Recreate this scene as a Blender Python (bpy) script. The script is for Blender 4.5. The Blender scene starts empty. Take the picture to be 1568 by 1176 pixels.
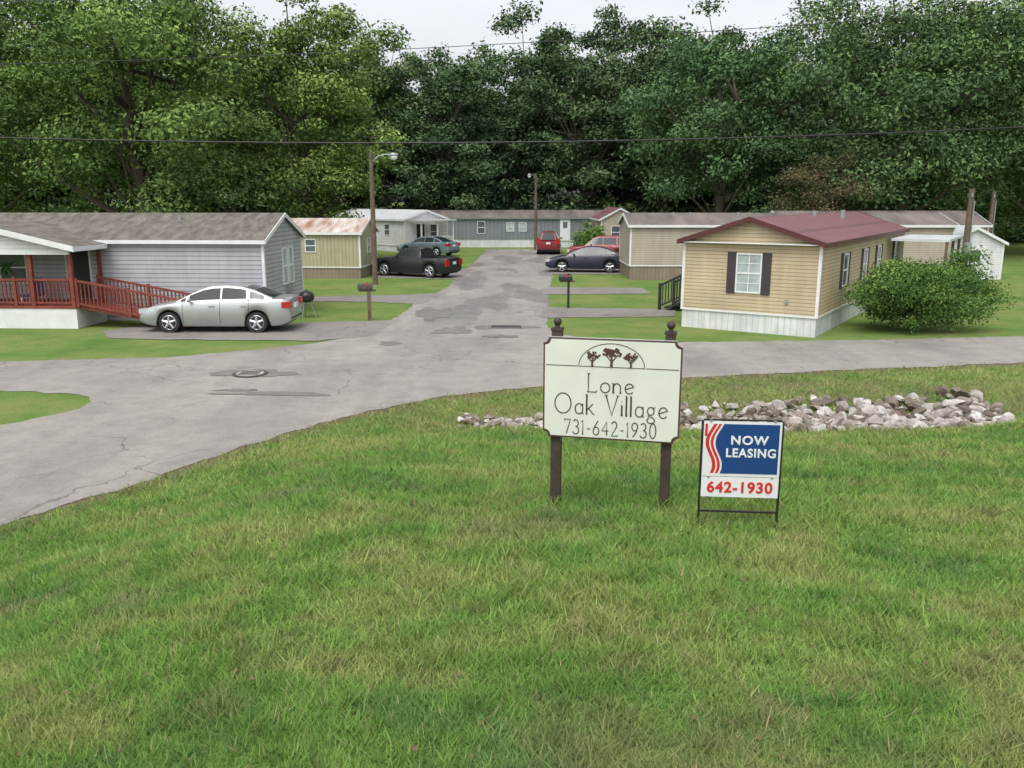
import bpy, math, random
import numpy as np
from mathutils import Vector, Matrix
from mathutils.geometry import tessellate_polygon
random.seed(7)
rng = np.random.default_rng(7)
scn = bpy.context.scene
COL = scn.collection
rad = math.radians

# ------------------------------------------------------------------ materials
def newmat(name):
    m = bpy.data.materials.new(name); m.use_nodes = True
    nt = m.node_tree; nt.nodes.clear()
    out = nt.nodes.new('ShaderNodeOutputMaterial')
    return m, nt, out
def N(nt, t, **kw):
    n = nt.nodes.new(t)
    for k, v in kw.items(): setattr(n, k, v)
    return n
def L(nt, a, b): nt.links.new(a, b)
def c4(c): return (c[0], c[1], c[2], 1.0)
def ramp(nt, fac, stops):
    r = nt.nodes.new('ShaderNodeValToRGB')
    els = r.color_ramp.elements
    while len(els) < len(stops): els.new(0.5)
    for e, (p, c) in zip(els, stops): e.position = p; e.color = c4(c)
    L(nt, fac, r.inputs['Fac']); return r.outputs['Color']
def noise(nt, vec, scale, detail=4, rough=0.6):
    n = N(nt, 'ShaderNodeTexNoise'); n.inputs['Scale'].default_value = scale
    n.inputs['Detail'].default_value = detail; n.inputs['Roughness'].default_value = rough
    L(nt, vec, n.inputs['Vector']); return n.outputs['Fac']
def mapping(nt, vec, scale, loc=(0, 0, 0)):
    m = N(nt, 'ShaderNodeMapping'); m.inputs['Scale'].default_value = scale; m.inputs['Location'].default_value = loc
    L(nt, vec, m.inputs['Vector']); return m.outputs[0]
def mix(nt, fac, a, b, mode='MIX'):
    m = N(nt, 'ShaderNodeMix', data_type='RGBA', blend_type=mode)
    if isinstance(fac, float): m.inputs[0].default_value = fac
    else: L(nt, fac, m.inputs[0])
    for i, s in ((6, a), (7, b)):
        if isinstance(s, tuple): m.inputs[i].default_value = c4(s)
        else: L(nt, s, m.inputs[i])
    return m.outputs[2]
def math_(nt, op, a, b=None, c=None):
    m = N(nt, 'ShaderNodeMath', operation=op)
    for i, s in enumerate((a, b, c)):
        if s is None: continue
        if isinstance(s, (int, float)): m.inputs[i].default_value = s
        else: L(nt, s, m.inputs[i])
    return m.outputs[0]
def bsdf(nt, out, color, rough=0.7, metal=0.0, bumph=None, bstr=0.3, bdist=0.02, spec=0.5):
    b = N(nt, 'ShaderNodeBsdfPrincipled')
    if isinstance(color, tuple): b.inputs['Base Color'].default_value = c4(color)
    else: L(nt, color, b.inputs['Base Color'])
    b.inputs['Roughness'].default_value = rough; b.inputs['Metallic'].default_value = metal
    b.inputs['Specular IOR Level'].default_value = spec
    if bumph is not None:
        bp = N(nt, 'ShaderNodeBump'); bp.inputs['Strength'].default_value = bstr
        bp.inputs['Distance'].default_value = bdist
        L(nt, bumph, bp.inputs['Height']); L(nt, bp.outputs[0], b.inputs['Normal'])
    L(nt, b.outputs[0], out.inputs['Surface']); return b
def pm(name, c, var=0.2, scale=4.0, rough=0.7, metal=0.0, bump=0.2, spec=0.5, c2=None, stretch=None):
    m, nt, out = newmat(name)
    tc = N(nt, 'ShaderNodeTexCoord').outputs['Object']
    if stretch: tc = mapping(nt, tc, stretch)
    n = noise(nt, tc, scale, 6)
    lo = tuple(x * (1 - var) for x in c); hi = c2 if c2 else tuple(min(1, x * (1 + var)) for x in c)
    col = ramp(nt, n, [(0.3, lo), (0.7, hi)])
    bsdf(nt, out, col, rough, metal, n if bump > 0 else None, bump, 0.01, spec); return m
def siding(name, c, period=0.11, groove_shade=0.45, rough=0.6, vertical=False, dirt=0.15):
    m, nt, out = newmat(name)
    tc = N(nt, 'ShaderNodeTexCoord').outputs['Object']
    sp = N(nt, 'ShaderNodeSeparateXYZ'); L(nt, tc, sp.inputs[0])
    if vertical: co = math_(nt, 'ADD', sp.outputs[0], sp.outputs[1])
    else: co = sp.outputs[2]
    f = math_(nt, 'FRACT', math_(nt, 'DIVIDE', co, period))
    g = ramp(nt, f, [(0.0, (groove_shade,)*3), (0.10, (groove_shade,)*3), (0.2, (1, 1, 1)), (1.0, (1, 1, 1))])
    n = noise(nt, tc, 0.9, 5); st = noise(nt, mapping(nt, tc, (3, 3, .35)), 1.5, 4)
    base = ramp(nt, n, [(0.3, tuple(x*(1-dirt) for x in c)), (0.7, tuple(min(1, x*(1+dirt*.5)) for x in c))])
    base = mix(nt, 1.0, base, ramp(nt, st, [(.3, (1-dirt*.8, 1-dirt*.8, 1-dirt)), (.6, (1, 1, 1))]), 'MULTIPLY')
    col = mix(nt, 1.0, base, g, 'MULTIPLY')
    bsdf(nt, out, col, rough, 0, math_(nt, 'SUBTRACT', 1.0, f), 0.6, 0.02); return m

def mat_ground():
    m, nt, out = newmat('lawn_grass')
    pos = N(nt, 'ShaderNodeNewGeometry').outputs['Position']
    n1 = noise(nt, pos, 0.35, 6, 0.75); n3 = noise(nt, pos, 22.0, 3, 0.8); n4 = noise(nt, mapping(nt, pos, (1, 1, 1), (31, 7, 3)), 1.1, 4, 0.7)
    col = ramp(nt, n1, [(0.36, (0.27, 0.30, 0.115)), (0.46, (0.215, 0.295, 0.09)), (0.54, (0.165, 0.275, 0.07)), (0.66, (0.12, 0.225, 0.06))])
    col = mix(nt, ramp(nt, n4, [(0.55, (0, 0, 0)), (0.70, (0.5,)*3)]), col, (0.28, 0.255, 0.13))
    col = mix(nt, 1.0, col, ramp(nt, n3, [(0.3, (0.6, 0.62, 0.6)), (0.7, (1.2, 1.18, 1.1))]), 'MULTIPLY')
    at = N(nt, 'ShaderNodeAttribute', attribute_name='tint').outputs['Fac']
    f = math_(nt, 'MULTIPLY', at, ramp(nt, n4, [(.35, (.35,)*3), (.55, (1,)*3)]))
    col = mix(nt, f, col, (0.19, 0.145, 0.095))
    col = mix(nt, 1.0, col, (0.88, 0.86, 0.86), 'MULTIPLY')
    bsdf(nt, out, col, 0.95, 0, n3, 0.8, 0.05, 0.1); return m
def mat_blade():
    m, nt, out = newmat('grass_blades')
    col = N(nt, 'ShaderNodeAttribute', attribute_name='col').outputs['Color']
    d = N(nt, 'ShaderNodeBsdfDiffuse'); tr = N(nt, 'ShaderNodeBsdfTranslucent'); mx = N(nt, 'ShaderNodeMixShader')
    mx.inputs[0].default_value = 0.3
    L(nt, col, d.inputs[0]); L(nt, col, tr.inputs[0]); L(nt, d.outputs[0], mx.inputs[1]); L(nt, tr.outputs[0], mx.inputs[2])
    L(nt, mx.outputs[0], out.inputs['Surface']); return m
def mat_leaf(name, lo, mid, hi):
    m, nt, out = newmat(name)
    at = N(nt, 'ShaderNodeAttribute', attribute_name='tint').outputs['Fac']
    oi = N(nt, 'ShaderNodeObjectInfo').outputs['Random']
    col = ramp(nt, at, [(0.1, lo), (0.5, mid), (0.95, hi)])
    col = mix(nt, 1.0, col, ramp(nt, oi, [(0, (.80, .86, 1.0)), (1, (1.22, 1.14, .95))]), 'MULTIPLY')
    d = N(nt, 'ShaderNodeBsdfDiffuse'); L(nt, col, d.inputs[0])
    L(nt, d.outputs[0], out.inputs['Surface'])
    return m
def mat_road(name, c, crack=True, patches=False):
    m, nt, out = newmat(name)
    pos = N(nt, 'ShaderNodeNewGeometry').outputs['Position']
    n1 = noise(nt, pos, 0.35, 5, 0.6); n2 = noise(nt, pos, 45, 3, 0.8); n4 = noise(nt, pos, 2.2, 5, 0.7)
    col = ramp(nt, n1, [(0.3, tuple(x*.80 for x in c)), (0.5, c), (0.7, tuple(x*1.1 for x in c))])
    col = mix(nt, 1.0, col, ramp(nt, n2, [(0.3, (0.70,)*3), (0.7, (1.22,)*3)]), 'MULTIPLY')
    col = mix(nt, 1.0, col, ramp(nt, n4, [(0.3, (0.83,)*3), (0.6, (1.05,)*3)]), 'MULTIPLY')
    if crack:
        wv = N(nt, 'ShaderNodeVectorMath', operation='ADD')
        nn = N(nt, 'ShaderNodeTexNoise'); nn.inputs['Scale'].default_value = 1.3; nn.inputs['Detail'].default_value = 5; L(nt, pos, nn.inputs['Vector'])
        L(nt, pos, wv.inputs[0]); L(nt, nn.outputs['Color'], wv.inputs[1])
        v = N(nt, 'ShaderNodeTexVoronoi', feature='DISTANCE_TO_EDGE'); v.inputs['Scale'].default_value = 0.4
        L(nt, wv.outputs[0], v.inputs['Vector'])
        ck = ramp(nt, v.outputs['Distance'], [(0.0, (0.5,)*3), (0.004, (0.68,)*3), (0.011, (1,)*3)])
        msk = ramp(nt, noise(nt, pos, 0.3, 2), [(0.47, (0,)*3), (0.55, (1,)*3)])
        col = mix(nt, msk, col, mix(nt, 1.0, col, ck, 'MULTIPLY'))
    if patches:
        s = N(nt, 'ShaderNodeSeparateXYZ'); L(nt, pos, s.inputs[0])
        pn = noise(nt, mapping(nt, pos, (0.5, 0.12, 1), (1.3, 4.2, 0)), 1.0, 3, 0.5)
        far = ramp(nt, math_(nt, 'DIVIDE', s.outputs[1], 100.0), [(0.25, (0,)*3), (0.31, (1,)*3)])
        pmk = math_(nt, 'MULTIPLY', ramp(nt, pn, [(0.50, (0,)*3), (0.53, (.8,)*3), (.60, (1,)*3)]), far)
        col = mix(nt, pmk, col, mix(nt, 1.0, col, (0.68, 0.69, 0.71), 'MULTIPLY'))
        gn = noise(nt, mapping(nt, pos, (0.9, 0.15, 1), (9, 2, 0)), 1.0, 4, .6)
        col = mix(nt, 1.0, col, ramp(nt, gn, [(.35, (.87, .87, .88)), (.6, (1.04,)*3)]), 'MULTIPLY')
    bsdf(nt, out, col, 0.8, 0, n2, 0.4, 0.01, 0.4); return m

M = {}
M['ground'] = mat_ground(); M['blade'] = mat_blade()
M['road'] = mat_road('worn_asphalt', (0.290, 0.270, 0.247), True, True)
M['drive'] = mat_road('driveway_asphalt', (0.232, 0.213, 0.197))
M['patch'] = mat_road('dark_asphalt_patch', (0.185, 0.172, 0.160), False)
M['leafA'] = mat_leaf('maple_leaves', (0.08, 0.13, 0.040), (0.15, 0.235, 0.066), (0.30, 0.41, 0.115))
M['leafC'] = mat_leaf('oak_leaves_mid', (0.058, 0.102, 0.044), (0.108, 0.18, 0.068), (0.20, 0.30, 0.107))
M['leafB'] = mat_leaf('oak_leaves', (0.042, 0.074, 0.040), (0.078, 0.128, 0.062), (0.145, 0.21, 0.095))
M['leafE'] = mat_leaf('forest_leaves_mid', (0.055, 0.095, 0.042), (0.10, 0.16, 0.066), (0.175, 0.25, 0.10))
M['leafD'] = mat_leaf('shrub_leaves', (0.045, 0.095, 0.032), (0.09, 0.17, 0.048), (0.19, 0.29, 0.085))
M['leafR'] = mat_leaf('myrtle_leaves', (0.06, 0.07, 0.035), (0.11, 0.11, 0.055), (0.19, 0.14, 0.09))
M['bark'] = pm('bark', (0.10, 0.08, 0.062), 0.4, 6, 0.95, bump=0.8)
M['wood'] = pm('creosote_wood', (0.13, 0.095, 0.07), 0.35, 5, 0.9, bump=0.5)
def mat_rock():
    m, nt, out = newmat('riprap_rock')
    tc = N(nt, 'ShaderNodeTexCoord').outputs['Object']
    at = N(nt, 'ShaderNodeAttribute', attribute_name='tint').outputs['Fac']
    n = noise(nt, tc, 9, 6, .7)
    col = ramp(nt, at, [(0.0, (0.13, 0.10, 0.08)), (0.3, (0.25, 0.21, 0.175)), (0.65, (0.38, 0.35, 0.32)), (1.0, (0.58, 0.56, 0.53))])
    col = mix(nt, 1.0, col, ramp(nt, n, [(.3, (.55, .52, .5)), (.65, (1.15,)*3)]), 'MULTIPLY')
    bsdf(nt, out, col, .9, 0, n, .8, .02, .3); return m
M['rock'] = mat_rock()
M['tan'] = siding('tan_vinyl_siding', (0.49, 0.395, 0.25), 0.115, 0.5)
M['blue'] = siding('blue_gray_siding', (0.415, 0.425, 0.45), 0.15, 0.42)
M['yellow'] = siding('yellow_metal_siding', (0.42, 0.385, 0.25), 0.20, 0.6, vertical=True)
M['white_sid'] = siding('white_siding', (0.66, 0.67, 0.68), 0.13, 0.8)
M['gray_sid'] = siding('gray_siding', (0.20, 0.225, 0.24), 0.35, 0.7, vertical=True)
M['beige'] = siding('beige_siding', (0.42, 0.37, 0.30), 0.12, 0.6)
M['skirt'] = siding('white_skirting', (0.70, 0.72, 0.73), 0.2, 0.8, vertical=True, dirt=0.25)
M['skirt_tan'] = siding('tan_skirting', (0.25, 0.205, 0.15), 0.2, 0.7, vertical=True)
M['white'] = pm('white_trim', (0.70, 0.71, 0.71), 0.08, 3, 0.5)
M['shingle'] = pm('brown_shingles', (0.105, 0.09, 0.075), 0.3, 3.0, 0.95, bump=0.6, c2=(0.20, 0.178, 0.15), stretch=(1.3, .6, 1))
M['shingle_g'] = pm('gray_shingles', (0.25, 0.245, 0.24), 0.3, 3.0, 0.95, bump=0.6)
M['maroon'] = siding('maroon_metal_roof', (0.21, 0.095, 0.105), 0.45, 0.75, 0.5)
M['maroon_trim'] = pm('maroon_trim', (0.085, 0.022, 0.022), 0.15, 3, 0.5)
M['rust'] = pm('rusty_white_roof', (0.30, 0.13, 0.06), 0.2, 0.9, 0.7, c2=(0.66, 0.63, 0.60), stretch=(2, .5, 1))
M['metalroof'] = pm('pale_metal_roof', (0.55, 0.57, 0.58), 0.15, 1.5, 0.45)
M['rustgray'] = pm('weathered_roof', (0.13, 0.115, 0.105), 0.3, 0.6, 0.8, c2=(0.23, 0.19, 0.165), stretch=(2, .5, 1))
M['glass'] = pm('window_glass', (0.10, 0.12, 0.125), 0.3, 1.5, 0.08, bump=0.0)
M['blind'] = pm('window_blind', (0.36, 0.42, 0.42), 0.25, 2.5, 0.2, bump=0.0)
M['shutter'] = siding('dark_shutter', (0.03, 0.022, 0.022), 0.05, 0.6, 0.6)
M['redwood'] = pm('red_stained_wood', (0.20, 0.045, 0.028), 0.3, 5, 0.7, bump=0.3)
M['dark'] = pm('dark_opening', (0.02, 0.02, 0.022), 0.3, 2, 0.6)
M['black'] = pm('black_metal', (0.018, 0.018, 0.02), 0.2, 5, 0.4)
M['rubber'] = pm('tire_rubber', (0.02, 0.02, 0.021), 0.2, 12, 0.85)
M['alloy'] = pm('alloy_rim', (0.55, 0.56, 0.58), 0.1, 8, 0.3, 0.8, 0.0)
M['autoglass'] = pm('auto_glass', (0.025, 0.03, 0.03), 0.1, 2, 0.06, bump=0.0, spec=.35)
def paint(name, c, metal=0.3, rough=0.25, coat=.6):
    m, nt, out = newmat(name)
    tc = N(nt, 'ShaderNodeTexCoord').outputs['Object']
    col = ramp(nt, noise(nt, tc, 3, 3), [(0.3, tuple(x*.9 for x in c)), (0.7, c)])
    b = bsdf(nt, out, col, rough, metal); b.inputs['Coat Weight'].default_value = coat; b.inputs['Coat Roughness'].default_value = 0.08
    return m
M['p_silver'] = paint('silver_paint', (0.42, 0.44, 0.43), 0.6, 0.36)
M['p_black'] = paint('black_paint', (0.012, 0.012, 0.014), 0.0, .4, .25)
M['p_red'] = paint('dark_red_paint', (0.20, 0.010, 0.018), 0.1, .35, .35)
M['p_navy'] = paint('navy_paint', (0.016, 0.020, 0.038), 0.1, .4, .25)
M['p_blue'] = paint('light_blue_paint', (0.26, 0.33, 0.37), 0.4)
M['red_lamp'] = pm('red_lens', (0.40, 0.02, 0.02), 0.1, 5, 0.15, bump=0)
M['clear_lamp'] = pm('clear_lens', (0.5, 0.52, 0.52), 0.1, 5, 0.1, bump=0)
M['sign_face'] = pm('sign_pale_paint', (0.655, 0.68, 0.60), 0.06, 2.5, 0.5, bump=0.02)
M['sign_brown'] = pm('sign_brown', (0.075, 0.035, 0.025), 0.2, 6, 0.6)
M['post_brown'] = pm('post_brown_paint', (0.05, 0.035, 0.026), 0.35, 9, 0.65, bump=0.3)
M['sign_edge'] = pm('sign_edge', (0.45, 0.48, 0.45), 0.1, 6, 0.6)
M['ink'] = pm('sign_dark_ink', (0.045, 0.04, 0.028), 0.1, 6, 0.6)
M['s_blue'] = pm('sign_blue', (0.012, 0.055, 0.19), 0.1, 2, 0.35, bump=0)
M['s_red'] = pm('sign_red', (0.55, 0.03, 0.025), 0.06, 2, 0.35, bump=0)
M['s_white'] = pm('sign_white', (0.70, 0.71, 0.71), 0.05, 2, 0.4, bump=0)
M['lampglass'] = pm('lamp_lens', (0.7, 0.72, 0.72), 0.1, 2, 0.2, bump=0)
M['galv'] = pm('galvanised_metal', (0.35, 0.36, 0.37), 0.15, 5, 0.45, 0.5)
M['concrete'] = pm('concrete', (0.36, 0.34, 0.31), 0.2, 5, 0.9, bump=0.4)
M['iron'] = pm('cast_iron', (0.06, 0.055, 0.05), 0.3, 10, 0.7, bump=0.5)
M['deadleaf'] = pm('dead_leaf', (0.17, 0.11, 0.06), 0.3, 3, 0.9, bump=0)

# ------------------------------------------------------------------ builders
def empty(name, loc=(0, 0, 0), rz=0.0):
    e = bpy.data.objects.new(name, None); e.empty_display_size = 0.3
    e.location = loc; e.rotation_euler = (0, 0, rz); COL.objects.link(e); return e
def fastmesh(name, V, F, mats, tint=None, smooth=False, col=None):
    me = bpy.data.meshes.new(name); V = np.asarray(V, dtype=np.float32); F = np.asarray(F, dtype=np.int32)
    m, k = F.shape
    me.vertices.add(len(V)); me.vertices.foreach_set('co', V.ravel())
    me.loops.add(m * k); me.loops.foreach_set('vertex_index', F.ravel())
    me.polygons.add(m); me.polygons.foreach_set('loop_start', np.arange(0, m * k, k, dtype=np.int32))
    me.update(calc_edges=True)
    if tint is not None:
        a = me.attributes.new('tint', 'FLOAT', 'POINT'); a.data.foreach_set('value', np.asarray(tint, dtype=np.float32).ravel())
    if col is not None:
        a = me.attributes.new('col', 'FLOAT_COLOR', 'POINT'); a.data.foreach_set('color', np.hstack([col, np.ones((len(col), 1))]).astype(np.float32).ravel())
    for mt in mats: me.materials.append(mt)
    me.polygons.foreach_set('use_smooth', np.full(m, smooth, dtype=bool))
    return me
class B:
    def __init__(s, name, loc=(0, 0, 0), rz=0.0):
        s.e = empty(name, loc, rz); s.p = {}
    def part(s, n):
        return s.p.setdefault(n, dict(v=[], f=[], m=[], mats=[]))
    def add(s, n, mat, vs, fs):
        p = s.part(n); o = len(p['v'])
        if mat not in p['mats']: p['mats'].append(mat)
        mi = p['mats'].index(mat)
        p['v'] += [tuple(v) for v in vs]
        for f in fs: p['f'].append(tuple(i + o for i in f)); p['m'].append(mi)
    def box(s, n, mat, x0, x1, y0, y1, z0, z1):
        x0, x1 = sorted((x0, x1)); y0, y1 = sorted((y0, y1)); z0, z1 = sorted((z0, z1))
        vs = [(x, y, z) for z in (z0, z1) for y in (y0, y1) for x in (x0, x1)]
        s.add(n, mat, vs, [(0, 2, 3, 1), (4, 5, 7, 6), (0, 1, 5, 4), (2, 6, 7, 3), (0, 4, 6, 2), (1, 3, 7, 5)])
    def beam(s, n, mat, p0, p1, w, h=None):
        s.cyl(n, mat, p0, p1, w * .707, w * .707, 4, rot=math.pi / 4)
    def cyl(s, n, mat, p0, p1, r0, r1=None, k=10, rot=0.0):
        r1 = r0 if r1 is None else r1
        p0 = Vector(p0); p1 = Vector(p1); d = (p1 - p0).normalized()
        a = Vector((0, 0, 1)) if abs(d.z) < 0.9 else Vector((1, 0, 0))
        u = d.cross(a).normalized(); v = d.cross(u)
        vs = []
        for p, r in ((p0, r0), (p1, r1)):
            for i in range(k):
                t = rot + 2 * math.pi * i / k; vs.append(p + u * math.cos(t) * r + v * math.sin(t) * r)
        fs = [(i, (i + 1) % k, k + (i + 1) % k, k + i) for i in range(k)] + [tuple(range(k))[::-1], tuple(range(k, 2 * k))]
        s.add(n, mat, vs, fs)
    def sphere(s, n, mat, c, r, sx=1, sy=1, sz=1, nu=12, nv=8):
        vs = []; fs = []
        for j in range(nv + 1):
            ph = math.pi * j / nv
            for i in range(nu):
                th = 2 * math.pi * i / nu
                vs.append((c[0] + r * sx * math.sin(ph) * math.cos(th), c[1] + r * sy * math.sin(ph) * math.sin(th), c[2] + r * sz * math.cos(ph)))
        for j in range(nv):
            for i in range(nu):
                fs.append((j * nu + i, (j + 1) * nu + i, (j + 1) * nu + (i + 1) % nu, j * nu + (i + 1) % nu))
        s.add(n, mat, vs, fs)
    def prism(s, n, mat, prof, x0, x1):
        k = len(prof)
        vs = [(x0, y, z) for y, z in prof] + [(x1, y, z) for y, z in prof]
        fs = [(i, (i + 1) % k, k + (i + 1) % k, k + i) for i in range(k)] + [tuple(range(k))[::-1], tuple(range(k, 2 * k))]
        s.add(n, mat, vs, fs)
    def done(s, smooth=True, ang=35):
        import bmesh
        for n, p in s.p.items():
            me = bpy.data.meshes.new(n); me.from_pydata(p['v'], [], p['f'])
            for m in p['mats']: me.materials.append(m)
            me.polygons.foreach_set('material_index', p['m'])
            bm = bmesh.new(); bm.from_mesh(me); bmesh.ops.recalc_face_normals(bm, faces=bm.faces); bm.to_mesh(me); bm.free()
            if smooth:
                me.polygons.foreach_set('use_smooth', [True] * len(me.polygons))
                me.set_sharp_from_angle(angle=rad(ang))
            o = bpy.data.objects.new(n, me); COL.objects.link(o); o.parent = s.e
        return s.e
def single(name, me, loc=(0, 0, 0), parent=None):
    o = bpy.data.objects.new(name, me); o.location = loc; COL.objects.link(o)
    if parent: o.parent = parent
    return o

# ------------------------------------------------------------------ terrain
edge = np.array([(-13, -14), (-11, -3), (-9.6, 3.5), (-7.9, 7.5), (-6.66, 10.2), (-5.63, 11.8), (-4.75, 13.5), (-3.5, 15.5), (-2.2, 16.9), (-1.2, 17.7),
                 (0.5, 18.4), (3.96, 19.4), (8.4, 20.4), (13.2, 21.3), (30, 23.5), (70, 27)], float)
lawn_poly = np.vstack([edge, [(70, -14)]])
def inpoly(x, y, poly):
    ins = np.zeros(x.shape, bool); n = len(poly)
    for i in range(n):
        x1, y1 = poly[i]; x2, y2 = poly[(i + 1) % n]
        if y1 == y2: continue
        c = ((y1 > y) != (y2 > y)) & (x < (x2 - x1) * (y - y1) / (y2 - y1) + x1)
        ins ^= c
    return ins
def dist_edge(x, y):
    d = np.full(x.shape, 1e9)
    for i in range(len(edge) - 1):
        a = edge[i]; b = edge[i + 1]; ab = b - a
        t = np.clip(((x - a[0]) * ab[0] + (y - a[1]) * ab[1]) / (ab @ ab), 0, 1)
        d = np.minimum(d, np.hypot(x - a[0] - t * ab[0], y - a[1] - t * ab[1]))
    return d
def trench(x, y):
    w = 1 / (1 + np.exp(-(x + 1.2) * 2.2))
    wid = 0.95 + 0.045 * np.clip(x, 0, 12)
    return w * np.exp(-((y - 16.15 - .03 * x) / wid) ** 2) * (x < 60)
def zt(x, y):
    x = np.asarray(x, float); y = np.asarray(y, float)
    ins = inpoly(x, y, lawn_poly); d = dist_edge(x, y)
    zA = np.interp(y, [-14, 0, 7.26, 13.3, 14.6, 30], [4.0, 2.5, 1.39, 0.22, 0.03, 0.0])
    hill = np.interp(d, [0, .4, 2, 8, 12, 25], [0, 0.0, 0.25, 2.2, 3.6, 6])
    k = 0.22
    h = np.clip(0.5 + 0.5 * (hill - zA) / k, 0, 1)
    z = hill * (1 - h) + zA * h - k * h * (1 - h)
    fade = np.clip(d / 0.8, 0, 1)
    mound = 0.75 * np.exp(-((x - 10.2) ** 2) / 2.6 - ((y - 13.2) ** 2) / 2.6)
    bumps = 0.035 * np.sin(x * 1.3 + 0.7 * y) * np.sin(y * 1.1 - .4 * x) + 0.015 * np.sin(3.1 * x + y) * np.sin(2.7 * y)
    z = np.maximum(z, -0.02) - .45 * trench(x, y) + (mound + bumps) * fade
    z = z * np.where(d < .8, np.clip(d / .8, 0, 1), 1)
    return np.where(ins, z, 0.0)
def vnoise(x, y, seed):
    xi = np.floor(x).astype(np.int64); yi = np.floor(y).astype(np.int64); fx = x - xi; fy = y - yi
    def h(a, b):
        n = (a * 374761393 + b * 668265263 + seed * 982451653) & 0x7fffffff
        n = ((n ^ (n >> 13)) * 1274126177) & 0x7fffffff
        return ((n ^ (n >> 16)) & 0xffff) / 65535.0
    fx = fx * fx * (3 - 2 * fx); fy = fy * fy * (3 - 2 * fy)
    return (h(xi, yi) * (1 - fx) + h(xi + 1, yi) * fx) * (1 - fy) + (h(xi, yi + 1) * (1 - fx) + h(xi + 1, yi + 1) * fx) * fy
def fbm(x, y, s, seed, o=4):
    v = 0; a = .5; t = 0
    for i in range(o): v = v + a * vnoise(x * s + i * 17.3, y * s - i * 9.1, seed + i); t += a; a *= .6; s *= 2.1
    return v / t
def axis(fine0, fine1, step, far0, far1):
    a = list(np.arange(fine0, fine1 + 1e-6, step)); s = step; v = fine1
    while v < far1: s *= 1.35; v += s; a.append(v)
    s = step; v = fine0; b = []
    while v > far0: s *= 1.35; v -= s; b.append(v)
    return np.array(b[::-1] + a)
gx = axis(-14, 16, .18, -900, 900); gy = axis(-3, 22, .18, -60, 1500)
X, Y = np.meshgrid(gx, gy); Z = zt(X, Y)
nx, ny = len(gx), len(gy)
V = np.stack([X.ravel(), Y.ravel(), Z.ravel()], 1)
bare = np.exp(-(dist_edge(X, Y) / .35) ** 2) + .85 * trench(X, Y) + .5 * np.exp(-((X - 6) / 6) ** 2 - ((Y - 18.6) / .8) ** 2)
for (px, py) in ((.4, 7.37), (1.37, 7.15)): bare = bare + .9 * np.exp(-((X - px) ** 2 + (Y - py) ** 2) / .05)
ii = (np.arange(ny - 1)[:, None] * nx + np.arange(nx - 1)[None, :]).ravel()
F = np.stack([ii, ii + 1, ii + nx + 1, ii + nx], 1)
single('ground', fastmesh('ground', V, F, [M['ground']], np.clip(bare, 0, 1), smooth=True))

def densify(pts, step=.35, jit=.05):
    out = []
    n = len(pts)
    for i in range(n):
        a = Vector(pts[i]); b = Vector(pts[(i + 1) % n]); k = max(1, int(min((b - a).length / step, 90)))
        for j in range(k):
            p = a.lerp(b, j / k); out.append((p.x + random.uniform(-jit, jit), p.y + random.uniform(-jit, jit)))
    return out
def sheet(name, pts, z, mat, jit=.05, step=.35):
    pts = densify(pts, step, jit); vs = [Vector((p[0], p[1], z)) for p in pts]
    tris = tessellate_polygon([vs])
    me = bpy.data.meshes.new(name); me.from_pydata(vs, [], [tuple(t) for t in tris]); me.materials.append(mat)
    import bmesh
    bm = bmesh.new(); bm.from_mesh(me)
    for f in bm.faces:
        f.normal_update()
        if f.normal.z < 0: f.normal_flip()
    bm.to_mesh(me); bm.free()
    return single(name, me)
road_pts = [tuple(p) for p in edge] + [(70, 33), (15.9, 25.7), (10.1, 24.9), (4.9, 24.5), (2.4, 24.9), (1.5, 26.2), (1.2, 27.5), (1.25, 29.4), (1.45, 33),
    (1.85, 40.7), (2.4, 48), (3.25, 58), (4.0, 68.5), (4.2, 73), (-2.2, 73), (-2.3, 68), (-2.55, 58), (-2.95, 48), (-3.15, 40.7), (-3.95, 33.8), (-4.15, 30.2), (-4.4, 27.2), (-4.9, 25.7),
    (-5.6, 24.6), (-6.8, 23.5), (-9.3, 22.1), (-13.4, 21.5), (-45, 19), (-45, 15.5), (-20, 17.6), (-11.4, 18.1), (-9.3, 17.7), (-8.8, 17.0), (-8.75, 16.4), (-9.2, 15.7), (-9.6, 15.2), (-11.9, 10.5), (-14, 4.4), (-17, -14)]
sheet('road', road_pts, 0.012, M['road'], .08, .28)
sheet('driveway', [(-13.2, 26.7), (-12.2, 25.2), (-8.5, 24.9), (-5.9, 24.8), (-4.5, 25.6), (-4.0, 29.2), (-7.1, 28.6), (-12.0, 28.6)], 0.018, M['drive'], .09)
sheet('driveway', [(-3.6, 33.8), (-3.0, 38.3), (-5, 37.2), (-8.9, 36.6), (-8.6, 34.8), (-6, 34.7)], 0.018, M['drive'], .09)
sheet('driveway', [(-2.7, 44.7), (-2.4, 51.9), (-7.9, 50.4), (-7.4, 45.7)], 0.018, M['drive'], .08)
sheet('driveway', [(1.0, 29.8), (5.9, 30.2), (6.3, 32.2), (1.2, 32.9)], 0.018, M['drive'], .09)
sheet('driveway', [(1.4, 37.4), (6.3, 37.8), (6.3, 40.2), (1.6, 40.8)], 0.018, M['drive'], .09)
sheet('driveway', [(2.2, 48), (8.2, 48), (8.8, 55), (2.8, 55)], 0.018, M['drive'], .08)
def blobp(cx, cy, rx, ry, n=48):
    p = [random.uniform(0, 6.28) for _ in range(4)]; out = []
    for i in range(n):
        a = 2 * math.pi * i / n; q = 1 + .22 * math.sin(2 * a + p[0]) + .16 * math.sin(3 * a + p[1]) + .12 * math.sin(5 * a + p[2]) + .08 * math.sin(9 * a + p[3])
        out.append((cx + rx * q * math.cos(a), cy + ry * q * math.sin(a)))
    return out
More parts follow.
